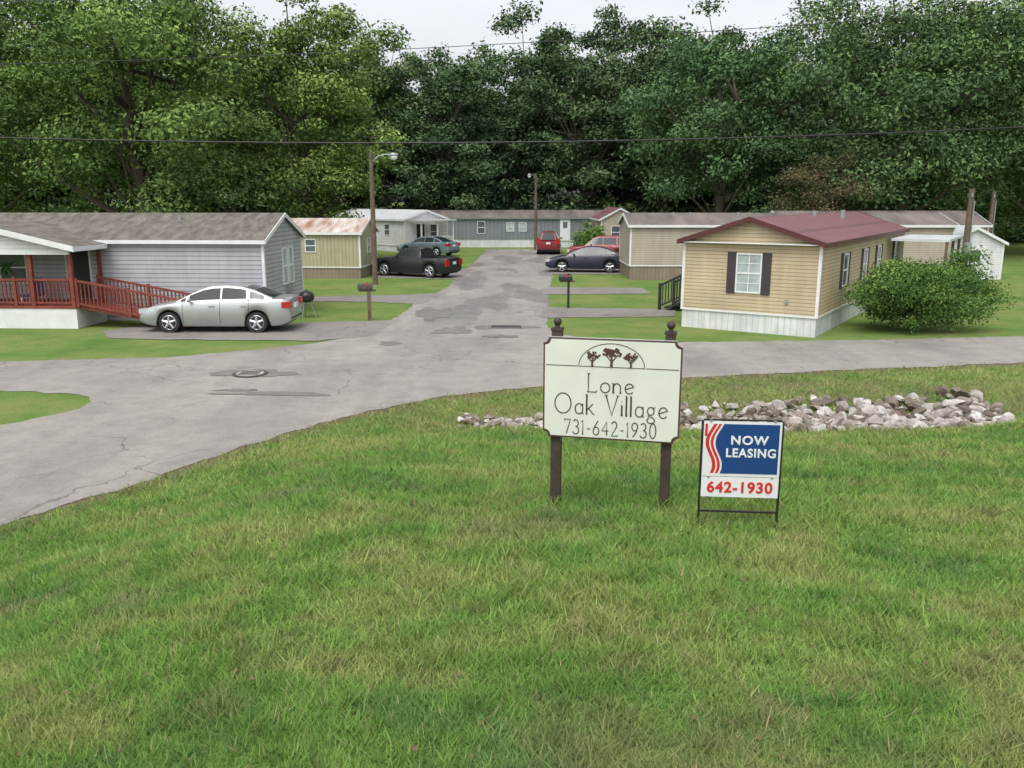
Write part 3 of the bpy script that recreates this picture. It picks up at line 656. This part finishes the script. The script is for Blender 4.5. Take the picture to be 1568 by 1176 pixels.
# ------------------------------------------------------------------ vehicles
def vehicle(name, loc, rot, spec, pnt):
    b = B(name, (loc[0], loc[1], loc[2] if len(loc) > 2 else .02), rad(rot))
    Lc, Wc = spec['L'], spec['W']; hw = Wc / 2; wx = spec['wheels']; R = spec['R']; ar = R + .065
    tp = sorted(spec['top']); tx = [p[0] for p in tp]; tz = [p[1] for p in tp]
    rp = sorted(spec['roof']); rx = [p[0] for p in rp]; rz = [p[1] for p in rp]
    seams = spec.get('seams', [])
    xs = set(np.round(np.linspace(-Lc / 2, Lc / 2, int(Lc / .06)), 4)) | set(round(q, 4) for q in rx + tx)
    for s in seams: xs |= {round(s - .009, 4), round(s + .009, 4)}
    xs = sorted(xs)
    def wid(x): t = abs(x) / (Lc / 2); return hw * (1 - .05 * t ** 3 - .11 * t ** 12)
    def zb(x):
        z = .2 + .16 * (abs(x) / (Lc / 2)) ** 10
        for w in wx:
            if abs(x - w) < ar: z = max(z, R + math.sqrt(ar * ar - (x - w) ** 2))
        return z
    side = [(0, .93), (.12, .975), (.4, 1.0), (.7, .985), (.9, .95), (1, .90)]; cross = [.75, .5, .25, 0]
    rows = []
    bed = spec.get('bed')
    for x in xs:
        w = wid(x); z0 = zb(x); z1 = float(np.interp(x, tx, tz)); z0 = min(z0, z1 - .05)
        half = [(f * w, z0 + (z1 - z0) * t) for t, f in side]
        for c in cross:
            zc = z1 + .035 * (1 - (c / .9) ** 2)
            if bed and bed[0] < x < bed[1]: zc = z1 - .45
            half.append((c * w, zc))
        full = half + [(-y, z) for y, z in half[:-1][::-1]]
        rows.append([(x, y, z) for y, z in full])
    m = len(rows[0]); vs = [p for r in rows for p in r]
    fb = []; fd = []
    for i in range(len(xs) - 1):
        sm = any(abs((xs[i] + xs[i + 1]) / 2 - s) < .008 for s in seams)
        for j in range(m - 1):
            f = (i * m + j, i * m + j + 1, (i + 1) * m + j + 1, (i + 1) * m + j)
            isside = j < 5 or j >= m - 6
            black = (sm and isside and j not in (0, m - 2)) or (bed and bed[0] < xs[i] < bed[1] and 6 <= j < m - 7)
            (fd if black else fb).append(f)
    fb += [tuple(range(m))[::-1], tuple((len(xs) - 1) * m + j for j in range(m))]
    b.add('body', pnt, vs, fb); p = b.p['body']
    if fd:
        p['mats'].append(M['black'])
        for f in fd: p['f'].append(f); p['m'].append(1)
    cx = sorted(set(np.round(np.linspace(rx[0], rx[-1], int((rx[-1] - rx[0]) / .05)), 4)) | set(round(q, 4) for q in rx))
    srow = [0, .13, .5, .86, 1]; rows = []
    for x in cx:
        zr = float(np.interp(x, rx, rz)); z1 = float(np.interp(x, tx, tz)) - .015; zr = max(zr, z1 + .005); h = zr - z1
        y0 = .885 * wid(x); yt = y0 - .40 * h - .06 * min(1, h / .2)
        half = [(y0 + (yt - y0) * t, z1 + h * t) for t in srow] + [(yt * c, zr + .035 * (1 - c * c)) for c in (.8, .4, 0)]
        full = half + [(-y, z) for y, z in half[:-1][::-1]]; rows.append([(x, y, z) for y, z in full])
    m = len(rows[0]); vs = [p for r in rows for p in r]; fp = []; fg = []
    ws, rw = spec['ws'], spec['rw']; pil = spec['pillars']
    for i in range(len(cx) - 1):
        xm = (cx[i] + cx[i + 1]) / 2; h = float(np.interp(xm, rx, rz)) - float(np.interp(xm, tx, tz))
        for j in range(m - 1):
            f = (i * m + j, i * m + j + 1, (i + 1) * m + j + 1, (i + 1) * m + j); jj = min(j, m - 2 - j)
            g = False
            if jj in (1, 2): g = h > .10 and not any(abs(xm - q) < .045 for q in pil) and spec['win'][0] < xm < spec['win'][1]
            elif jj >= 5: g = xm > ws or xm < rw
            (fg if g else fp).append(f)
    b.add('cabin', pnt, vs, fp); p = b.p['cabin']; p['mats'].append(M['autoglass'])
    for f in fg: p['f'].append(f); p['m'].append(1)
    b.box('underbody', M['dark'], -Lc / 2 + .2, Lc / 2 - .2, -hw * .72, hw * .72, .22, .6)
    for w in wx:
        for sgn in (-1, 1):
            y1 = sgn * (hw - .015); y0 = sgn * (hw - .23)
            b.cyl('wheel_tires', M['rubber'], (w, y0, R), (w, y1, R), R, R, 28)
            b.cyl('wheel_rims', M['dark'], (w, y1 - sgn * .01, R), (w, y1 + sgn * .003, R), R * .69, R * .69, 24)
            for q in range(5):
                a = q * 2 * math.pi / 5 + .3; ca, sa = math.cos(a), math.sin(a)
                b.cyl('wheel_spokes', M['alloy'], (w + ca * .03, y1 + sgn * .006, R + sa * .03), (w + ca * R * .66, y1 + sgn * .006, R + sa * R * .66), .05, .036, 6)
            b.cyl('wheel_spokes', M['alloy'], (w, y1 - sgn * .004, R), (w, y1 + sgn * .012, R), .07, .07, 12)
            k = 24
            for q in range(k):
                a0 = 2 * math.pi * q / k; a1 = 2 * math.pi * (q + 1) / k
                b.cyl('wheel_spokes', M['alloy'], (w + math.cos(a0) * R * .68, y1, R + math.sin(a0) * R * .68), (w + math.cos(a1) * R * .68, y1, R + math.sin(a1) * R * .68), .014, .014, 4)
    fx = Lc / 2
    for sgn in (-1, 1):
        tl = spec['tail']; hl = spec['head']
        b.box('tail_lamps', M['red_lamp'], -fx - .008, -fx + tl[2], sgn * hw * .60, sgn * hw * tl[3], tl[0], tl[1])
        b.box('head_lamps', M['clear_lamp'], fx - hl[2], fx - .02, sgn * hw * .52, sgn * hw * hl[3], hl[0], hl[1])
        mx = spec['mir']; b.sphere('mirrors', pnt, (mx, sgn * (hw * .98 + .06), float(np.interp(mx, tx, tz)) + .06), .1, .6, 1.1, .7)
        for hx in spec.get('handles', []): b.box('door_handles', pnt, hx - .09, hx + .09, sgn * (hw * .97), sgn * (hw * .995 + .02), .83, .86)
    b.box('license_plate', M['s_white'], -fx - .015, -fx + .02, -.16, .16, spec.get('pl', .72), spec.get('pl', .72) + .15)
    b.box('front_grille', M['black'], fx - .05, fx + .008, -.4, .4, .42, .56)
    b.box('rear_bumper_strip', M['black'], -fx - .012, -fx + .02, -hw * .7, hw * .7, .40, .46)
    b.done(ang=40); return b
SEDAN = dict(L=4.82, W=1.8, R=.325, wheels=(1.43, -1.35), top=[(2.41, .5), (2.37, .62), (2.2, .74), (1.8, .86), (1.15, .96), (.6, .98), (-.6, 1.01), (-1.6, 1.06), (-2.2, 1.05), (-2.33, .98), (-2.38, .8), (-2.41, .6)],
    roof=[(1.2, .97), (.8, 1.18), (.35, 1.375), (.05, 1.44), (-.4, 1.46), (-.85, 1.42), (-1.25, 1.31), (-1.6, 1.17), (-1.85, 1.07)], ws=.3, rw=-.98, pillars=[-.22, .82, -1.08], win=(-1.6, 1.05),
    seams=[.98, -.2, -1.12], tail=(.78, .97, .26, .93), head=(.6, .74, .42, .90), mir=.72, handles=[.05, -.95])
PICK = dict(L=5.0, W=1.78, R=.36, wheels=(1.55, -1.42), top=[(2.5, .6), (2.46, .86), (2.2, .95), (1.1, 1.04), (.9, 1.06), (-2.4, 1.06), (-2.47, 1.02), (-2.5, .7)],
    roof=[(1.0, 1.05), (.45, 1.48), (.1, 1.58), (-.45, 1.58), (-.68, 1.5), (-.82, 1.07)], ws=.4, rw=-.6, pillars=[-.3], win=(-.68, .85), bed=(-2.38, -.92), seams=[.85, -.35, -.86], tail=(.65, .98, .1, .95), head=(.62, .82, .2, .9), mir=.65)
SUV = dict(L=4.55, W=1.86, R=.37, wheels=(1.4, -1.3), top=[(2.27, .6), (2.2, .88), (1.9, .98), (1.0, 1.08), (-2.1, 1.1), (-2.25, 1.0), (-2.275, .7)],
    roof=[(1.1, 1.06), (.45, 1.58), (.1, 1.7), (-1.6, 1.72), (-1.95, 1.66), (-2.2, 1.1)], ws=.35, rw=-1.97, pillars=[-.2, -1.15], win=(-2.0, .95), seams=[.85, -.2, -1.1], tail=(.8, 1.2, .12, .96), head=(.62, .85, .3, .9), mir=.62, pl=.8)
vehicle('parked_car', (-9.45, 27.2), 180, SEDAN, M['p_silver'])
vehicle('pickup_truck', (-5.35, 46.9), 153, PICK, M['p_black'])
vehicle('parked_car', (-6.4, 64.5), 150, SEDAN, M['p_blue'])
vehicle('suv', (2.95, 67.5), 86, SUV, M['p_red'])
vehicle('parked_car', (4.45, 49.8), 172, SEDAN, M['p_navy'])
vehicle('parked_car', (6.1, 58.5), 174, SUV, M['p_red'])

# ------------------------------------------------------------------ street furniture
def lamp(loc, H, side=1, rz=0):
    b = B('street_lamp', (loc[0], loc[1], 0), rz); b.cyl('pole', M['wood'], (0, 0, -.1), (0, 0, H), .14, .1, 12)
    pts = [(0, 0, H - .5), (side * .35, 0, H - .18), (side * .75, 0, H - .08), (side * 1.0, 0, H - .12)]
    for a, c in zip(pts, pts[1:]): b.cyl('arm', M['galv'], a, c, .025, .025, 8)
    b.sphere('lamp_head', M['galv'], (side * 1.1, 0, H - .12), .2, 1.15, .75, .55); b.sphere('lens', M['lampglass'], (side * 1.12, 0, H - .22), .17, 1, .8, .9)
    b.done()
lamp((-6.85, 42.0), 6.4, 1); lamp((2.0, 72.0), 6.3, -1, rad(60))
def upole(loc, H):
    b = B('utility_pole', (loc[0], loc[1], 0)); b.cyl('pole', M['wood'], (0, 0, -.1), (0, 0, H), .18, .13, 12)
    b.box('service_box', M['galv'], -.15, .15, -.3, -.13, 1.4, 2.0); b.cyl('conduit', M['galv'], (.1, -.17, 0), (.1, -.17, H - .6), .03)
    b.cyl('insulators', M['galv'], (-.05, -.16, H - .4), (-.05, -.16, H - .2), .04); b.done()
upole((23.6, 44.0), 4.7); upole((31.5, 56), 4.7)
def mailbox(loc, rz, col):
    b = B('mailbox', (loc[0], loc[1], 0), rz); b.beam('post', M['wood'] if col else M['black'], (0, 0, 0), (0, 0, 1.05 if col else 1.35), .12 if col else .09)
    b.beam('arm', M['wood'], (-.35, 0, 1.06), (.25, 0, 1.06), .07)
    prof = [(-.09, 1.1), (.09, 1.1), (.09, 1.22)] + [(.09 * math.cos(a), 1.22 + .09 * math.sin(a)) for a in np.linspace(.3, 2.84, 7)] + [(-.09, 1.22)]
    b.prism('box', M['iron'] if col else M['black'], prof, -.38, .14); b.box('flag', M['s_red'], -.1, -.07, -.11, -.095, 1.2, 1.38); b.done()
mailbox((-5.0, 29.2), rad(15), True); mailbox((2.2, 32.6), 0, False)
b = B('kettle_grill', (-7.35, 29.9, 0)); b.sphere('bowl', M['black'], (0, 0, .72), .27, 1, 1, .62); b.sphere('lid', M['black'], (0, 0, .78), .275, 1, 1, .75)
for a in (0, 2.1, 4.2): b.cyl('legs', M['galv'], (math.cos(a) * .12, math.sin(a) * .12, .62), (math.cos(a) * .3, math.sin(a) * .3, 0), .015)
b.cyl('lid_handle', M['black'], (0, -.05, 1.0), (0, .05, 1.0), .02); b.done()
def wire(y, f, r, xa=-60, xb=60):
    cu = bpy.data.curves.new('power_line', 'CURVE'); cu.dimensions = '3D'; cu.bevel_depth = r; cu.bevel_resolution = 1
    sp = cu.splines.new('POLY'); n = 50; sp.points.add(n)
    for i in range(n + 1):
        x = xa + (xb - xa) * i / n; sp.points[i].co = (x, y, f(x), 1)
    cu.materials.append(M['black']); o = bpy.data.objects.new('power_line', cu); COL.objects.link(o)
wire(35, lambda x: 6.42 + .010 * x + .0009 * x * x, .033)
wire(30, lambda x: 9.30 + .052 * x + .0008 * x * x, .012); wire(30, lambda x: 11.15 + .045 * x + .0008 * x * x, .012)

# ------------------------------------------------------------------ village sign
sx, sy = 0.885, 7.26
b = B('village_sign', (sx, sy, 0), rad(-13)); W2, z0, z1 = .61, 2.035, 2.95
def notched(w, a, c, r, n=6):
    pts = []
    for (cx, cz, s) in ((w, c, 0), (-w, c, 1), (-w, a, 2), (w, a, 3)):
        st = {0: (-90, -180), 1: (0, -90), 2: (90, 0), 3: (180, 90)}[s]
        for i in range(n + 1):
            t = rad(st[0] + (st[1] - st[0]) * i / n); pts.append((cx + r * math.cos(t), cz + r * math.sin(t)))
    return pts
def slab(n, mat, pts, y0, y1):
    k = len(pts); vs = [(x, y0, z) for x, z in pts] + [(x, y1, z) for x, z in pts]
    b.add(n, mat, vs, [(i, (i + 1) % k, k + (i + 1) % k, k + i) for i in range(k)] + [tuple(range(k))[::-1], tuple(range(k, 2 * k))])
slab('board', M['sign_edge'], notched(W2, z0, z1, .05), -.035, .0)
slab('border', M['sign_brown'], notched(W2, z0, z1, .05), -.041, -.0355)
slab('face', M['sign_face'], notched(W2 - .015, z0 + .015, z1 - .015, .055), -.045, -.0415)
gz = lambda x: float(zt(sx + x * math.cos(rad(13)), sy - x * math.sin(rad(13))))
for x in (-.5, .5):
    b.box('posts', M['post_brown'], x - .045, x + .045, .002, .092, gz(x) - .1, 3.0); b.box('post_caps', M['post_brown'], x - .052, x + .052, -.004, .099, 3.0, 3.022)
    b.cyl('finials', M['post_brown'], (x, .047, 3.022), (x, .047, 3.05), .022); b.sphere('finials', M['post_brown'], (x, .047, 3.078), .038)
b.done()
sign_e = b.e
def arc(cx, cz, rx, rz_, a0, a1, n=18): return [(cx + rx * math.cos(rad(a0 + (a1 - a0) * i / n)), cz + rz_ * math.sin(rad(a0 + (a1 - a0) * i / n))) for i in range(n + 1)]
G = {
 'L': (.5, [[(0, 1), (0, 0), (.45, 0), (.47, .09)], [(-.08, 1), (.1, 1)], [(-.08, 0), (0, 0)]]),
 'o': (.52, [arc(.26, .26, .26, .27, 0, 360)]),
 'n': (.46, [[(0, .52), (0, 0)], arc(.2, .3, .2, .22, 180, 0) + [(.4, 0)], [(-.07, .52), (0, .52)], [(-.06, 0), (.07, 0)], [(.34, 0), (.47, 0)]]),
 'e': (.48, [[(.02, .22), (.47, .36)] + arc(.25, .26, .245, .27, 25, 320)]),
 'O': (1.0, [arc(.48, .5, .48, .52, 0, 360)]),
 'a': (.48, [arc(.23, .25, .23, .26, 0, 360), [(.44, .52), (.44, 0), (.5, 0)]]),
 'k': (.42, [[(0, 1), (0, 0)], [(.36, .52), (0, .2)], [(.1, .29), (.4, 0), (.46, 0)], [(-.07, 1), (0, 1)], [(-.06, 0), (.07, 0)]]),
 ' ': (.3, []),
 'V': (.72, [[(0, 1), (.34, 0), (.68, 1)], [(-.09, 1), (.09, 1)], [(.6, 1), (.77, 1)]]),
 'i': (.06, [[(0, .52), (0, 0)], [(-.06, .52), (0, .52)], [(-.06, 0), (.07, 0)], [(-.012, .72), (.012, .74)]]),
 'l': (.06, [[(0, 1), (0, 0)], [(-.06, 1), (0, 1)], [(-.06, 0), (.07, 0)]]),
 'g': (.46, [arc(.2, .31, .19, .2, 0, 360), [(.33, .45), (.46, .52)], [(.1, .13), (.05, .05), (.3, .0)] + arc(.22, -.16, .22, .14, 60, -240)]),
 '7': (.42, [[(0, .72), (0, .8), (.42, .8), (.14, 0)]]),
 '3': (.42, [arc(.18, .6, .18, .2, 150, -90), arc(.18, .2, .22, .21, 95, -160)]),
 '1': (.14, [[(-.02, .68), (.07, .8), (.07, 0)], [(0, 0), (.14, 0)]]),
 '-': (.26, [[(.02, .32), (.24, .32)]]),
 '6': (.42, [arc(.21, .22, .2, .22, 0, 360), [(.34, .8), (.12, .5), (.02, .26)]]),
 '4': (.46, [[(.34, 0), (.34, .8), (0, .26), (.46, .26)]]),
 '2': (.42, [arc(.2, .6, .18, .2, 160, -20) + [(.02, 0), (.42, 0), (.43, .07)]]),
 '9': (.42, [arc(.21, .58, .2, .22, 0, 360), [(.4, .54), (.3, .26), (.08, 0)]]),
 '0': (.46, [arc(.22, .4, .21, .41, 0, 360)]),
}
def lettering(text, cx, zb_, h, width, r, name):
    tot = sum(G[c][0] for c in text) + .2 * (len(text) - 1); s = width / tot; x = cx - width / 2
    cu = bpy.data.curves.new(name, 'CURVE'); cu.dimensions = '3D'; cu.bevel_depth = r; cu.bevel_resolution = 1
    for c in text:
        adv, strokes = G[c]
        for st in strokes:
            sp = cu.splines.new('POLY'); sp.points.add(len(st) - 1)
            for i, (px, pz) in enumerate(st): sp.points[i].co = (x + px * s, -.0455, zb_ + pz * h, 1)
            vert = len(st) == 2 and abs(st[0][0] - st[1][0]) < .01
            ser = len(st) == 2 and abs(st[0][1] - st[1][1]) < .01
            for i in range(len(st)): sp.points[i].radius = 1.35 if vert else (.7 if ser and c != '-' else (1.2 if c == 'V' and i < 2 else .95))
        x += (adv + .2) * s
    cu.materials.append(M['ink']); o = bpy.data.objects.new(name, cu); o.parent = sign_e; COL.objects.link(o)
lettering('Lone', 0.0, 2.47, .165, .40, .0058, 'text_lone')
lettering('Oak Village', 0.0, 2.265, .18, 1.0, .0058, 'text_oak_village')
lettering('731-642-1930', 0.0, 2.075, .165, .82, .0056, 'text_phone')
cu = bpy.data.curves.new('arch_line', 'CURVE'); cu.dimensions = '3D'; cu.bevel_depth = .0035
for st in (arc(0, 2.70, .29, .21, 0, 180, 30), [(-.29, 2.70), (.29, 2.70)], [(-.585, 2.70), (-.30, 2.70)], [(.585, 2.70), (.30, 2.70)]):
    sp = cu.splines.new('POLY'); sp.points.add(len(st) - 1)
    for i, (px, pz) in enumerate(st): sp.points[i].co = (px, -.0455, pz, 1)
cu.materials.append(M['sign_brown']); o = bpy.data.objects.new('arch_line', cu); o.parent = sign_e; COL.objects.link(o)
b2 = B('tree_emblem'); kk = 0
for (cx, s) in ((-.17, 1.0), (0, 1.3), (.17, 1.0)):
    b2.cyl('emblem', M['sign_brown'], (cx, -.047, 2.703), (cx, -.047, 2.703 + .07 * s), .011 * s, .006 * s, 6)
    for a in (-1, 1): b2.cyl('emblem', M['sign_brown'], (cx, -.047, 2.703 + .035 * s), (cx + a * .045 * s, -.047, 2.703 + .085 * s), .005, .004, 5)
    for q in range(42):
        a = random.uniform(0, math.pi * 2); rr = random.uniform(.1, 1); kk += 1; y = -.0462 - .00005 * (kk % 42)
        p = (cx + math.cos(a) * rr * .068 * s, 2.703 + (.096 + math.sin(a) * rr * .034) * s)
        b2.cyl('emblem', M['sign_brown'], (p[0], -.044, p[1]), (p[0], y, p[1]), .010 * s, .010 * s, 6, rot=random.random())
e2 = b2.done(); e2.parent = sign_e

# ------------------------------------------------------------------ leasing sign
lx, ly = 1.835, 6.42
b = B('leasing_sign', (lx, ly, 0), rad(-5)); hw = .305
for x in (-hw - .008, hw + .008): b.box('frame', M['black'], x - .009, x + .009, -.009, .009, float(zt(lx + x, ly)) - .15, 2.425)
b.box('frame', M['black'], -hw + .001, hw - .001, -.008, .008, 1.655, 1.67); b.box('frame', M['black'], -hw + .001, hw - .001, -.008, .008, 2.424, 2.436)
b.box('panel', M['s_white'], -hw, hw, -.016, -.0095, 1.965, 2.42)
b.box('panel_blue', M['s_blue'], -hw + .155, hw - .018, -.019, -.0165, 1.99, 2.40)
b.box('rider_panel', M['s_white'], -hw, hw, -.016, -.0095, 1.79, 1.958)
def wave(z, k): t = (z - 1.985) / .415; return .035 * math.sin(t * 2 * math.pi + .6) + k + .02 * t
zs = np.linspace(1.99, 2.40, 22)
def band(mat, k0, k1, y, n):
    vs = []; fs = []
    for i, z in enumerate(zs): vs += [(wave(z, k0), y, z), (wave(z, k1), y, z)]
    for i in range(21): fs.append((2 * i, 2 * i + 1, 2 * i + 3, 2 * i + 2))
    b.add(n, mat, vs, fs)
band(M['s_blue'], -hw + .118, -hw + .20, -.0202, 'wave_blue')
band(M['s_red'], -hw + .040, -hw + .068, -.0172, 'wave_red'); band(M['s_red'], -hw + .080, -hw + .102, -.0172, 'wave_red')
b.box('left_red_block', M['s_red'], -hw + .01, -hw + .03, -.0195, -.0165, 2.30, 2.40)
for z in (2.425, 1.96, 1.79):
    for x in (-.25, .25): b.cyl('clips', M['galv'], (x, -.012, z - .006), (x, -.012, z + .006), .012)
b.done(); ls_e = b.e
def text(s, x, z, size, mat, name, y, bold=.012, sxx=1.0, parent=None, spacing=1.0):
    cu = bpy.data.curves.new(name, 'FONT'); cu.body = s; cu.size = size; cu.align_x = 'CENTER'; cu.bevel_depth = bold * size; cu.extrude = .0003; cu.space_character = spacing
    o = bpy.data.objects.new(name, cu); COL.objects.link(o); o.rotation_euler = (rad(90), 0, 0); o.location = (x, y, z); o.scale = (sxx, 1, 1); o.parent = parent; cu.materials.append(mat); return o
text('NOW', .055, 2.235, .10, M['s_white'], 'text_now', -.021, .03, 1.05, ls_e, 1.15)
text('LEASING', .072, 2.13, .10, M['s_white'], 'text_leasing', -.0215, .03, .95, ls_e, 1.10)
text('642-1930', 0, 1.832, .125, M['s_red'], 'text_number', -.017, .034, .98, ls_e, 1.12)

# ------------------------------------------------------------------ world, sun, camera
w = bpy.data.worlds.new('World'); scn.world = w; w.use_nodes = True; nt = w.node_tree
bg = nt.nodes.get('Background'); sky = nt.nodes.new('ShaderNodeTexSky'); sky.sky_type = 'NISHITA'; sky.sun_disc = False
sky.sun_elevation = rad(62); sky.sun_rotation = rad(200); sky.air_density = 1.0; sky.dust_density = 4.0; sky.ozone_density = 1.0
hs = nt.nodes.new('ShaderNodeHueSaturation'); hs.inputs['Saturation'].default_value = 0.18; hs.inputs['Value'].default_value = 1.6
nt.links.new(sky.outputs[0], hs.inputs['Color'])
tcw = nt.nodes.new('ShaderNodeTexCoord'); cl = noise(nt, mapping(nt, tcw.outputs['Generated'], (1, 1, 3)), 2.2, 5, .55)
cc = mix(nt, 1.0, hs.outputs[0], ramp(nt, cl, [(.3, (.90, .91, .92)), (.65, (1.08, 1.08, 1.08))]), 'MULTIPLY')
nt.links.new(cc, bg.inputs['Color']); bg.inputs['Strength'].default_value = 0.15
sl = bpy.data.lights.new('sun', 'SUN'); sl.energy = 1.0; sl.angle = rad(25); sl.color = (1, .97, .92)
so = bpy.data.objects.new('sun', sl); COL.objects.link(so)
d = Vector((math.sin(rad(200)) * math.cos(rad(62)), math.cos(rad(200)) * math.cos(rad(62)), math.sin(rad(62))))
so.rotation_euler = d.to_track_quat('Z', 'Y').to_euler(); so.location = (0, -10, 40)
cam = bpy.data.cameras.new('camera'); co = bpy.data.objects.new('camera', cam); COL.objects.link(co)
cam.sensor_width = 36; cam.lens = 36 * 1280 / 1568; cam.clip_end = 3000; cam.clip_start = .05
co.location = (0, 0, 4.136); co.rotation_euler = (rad(90 - 12.4), 0, 0); scn.camera = co
scn.view_settings.view_transform = 'Standard'; scn.view_settings.look = 'None'; scn.view_settings.exposure = 0
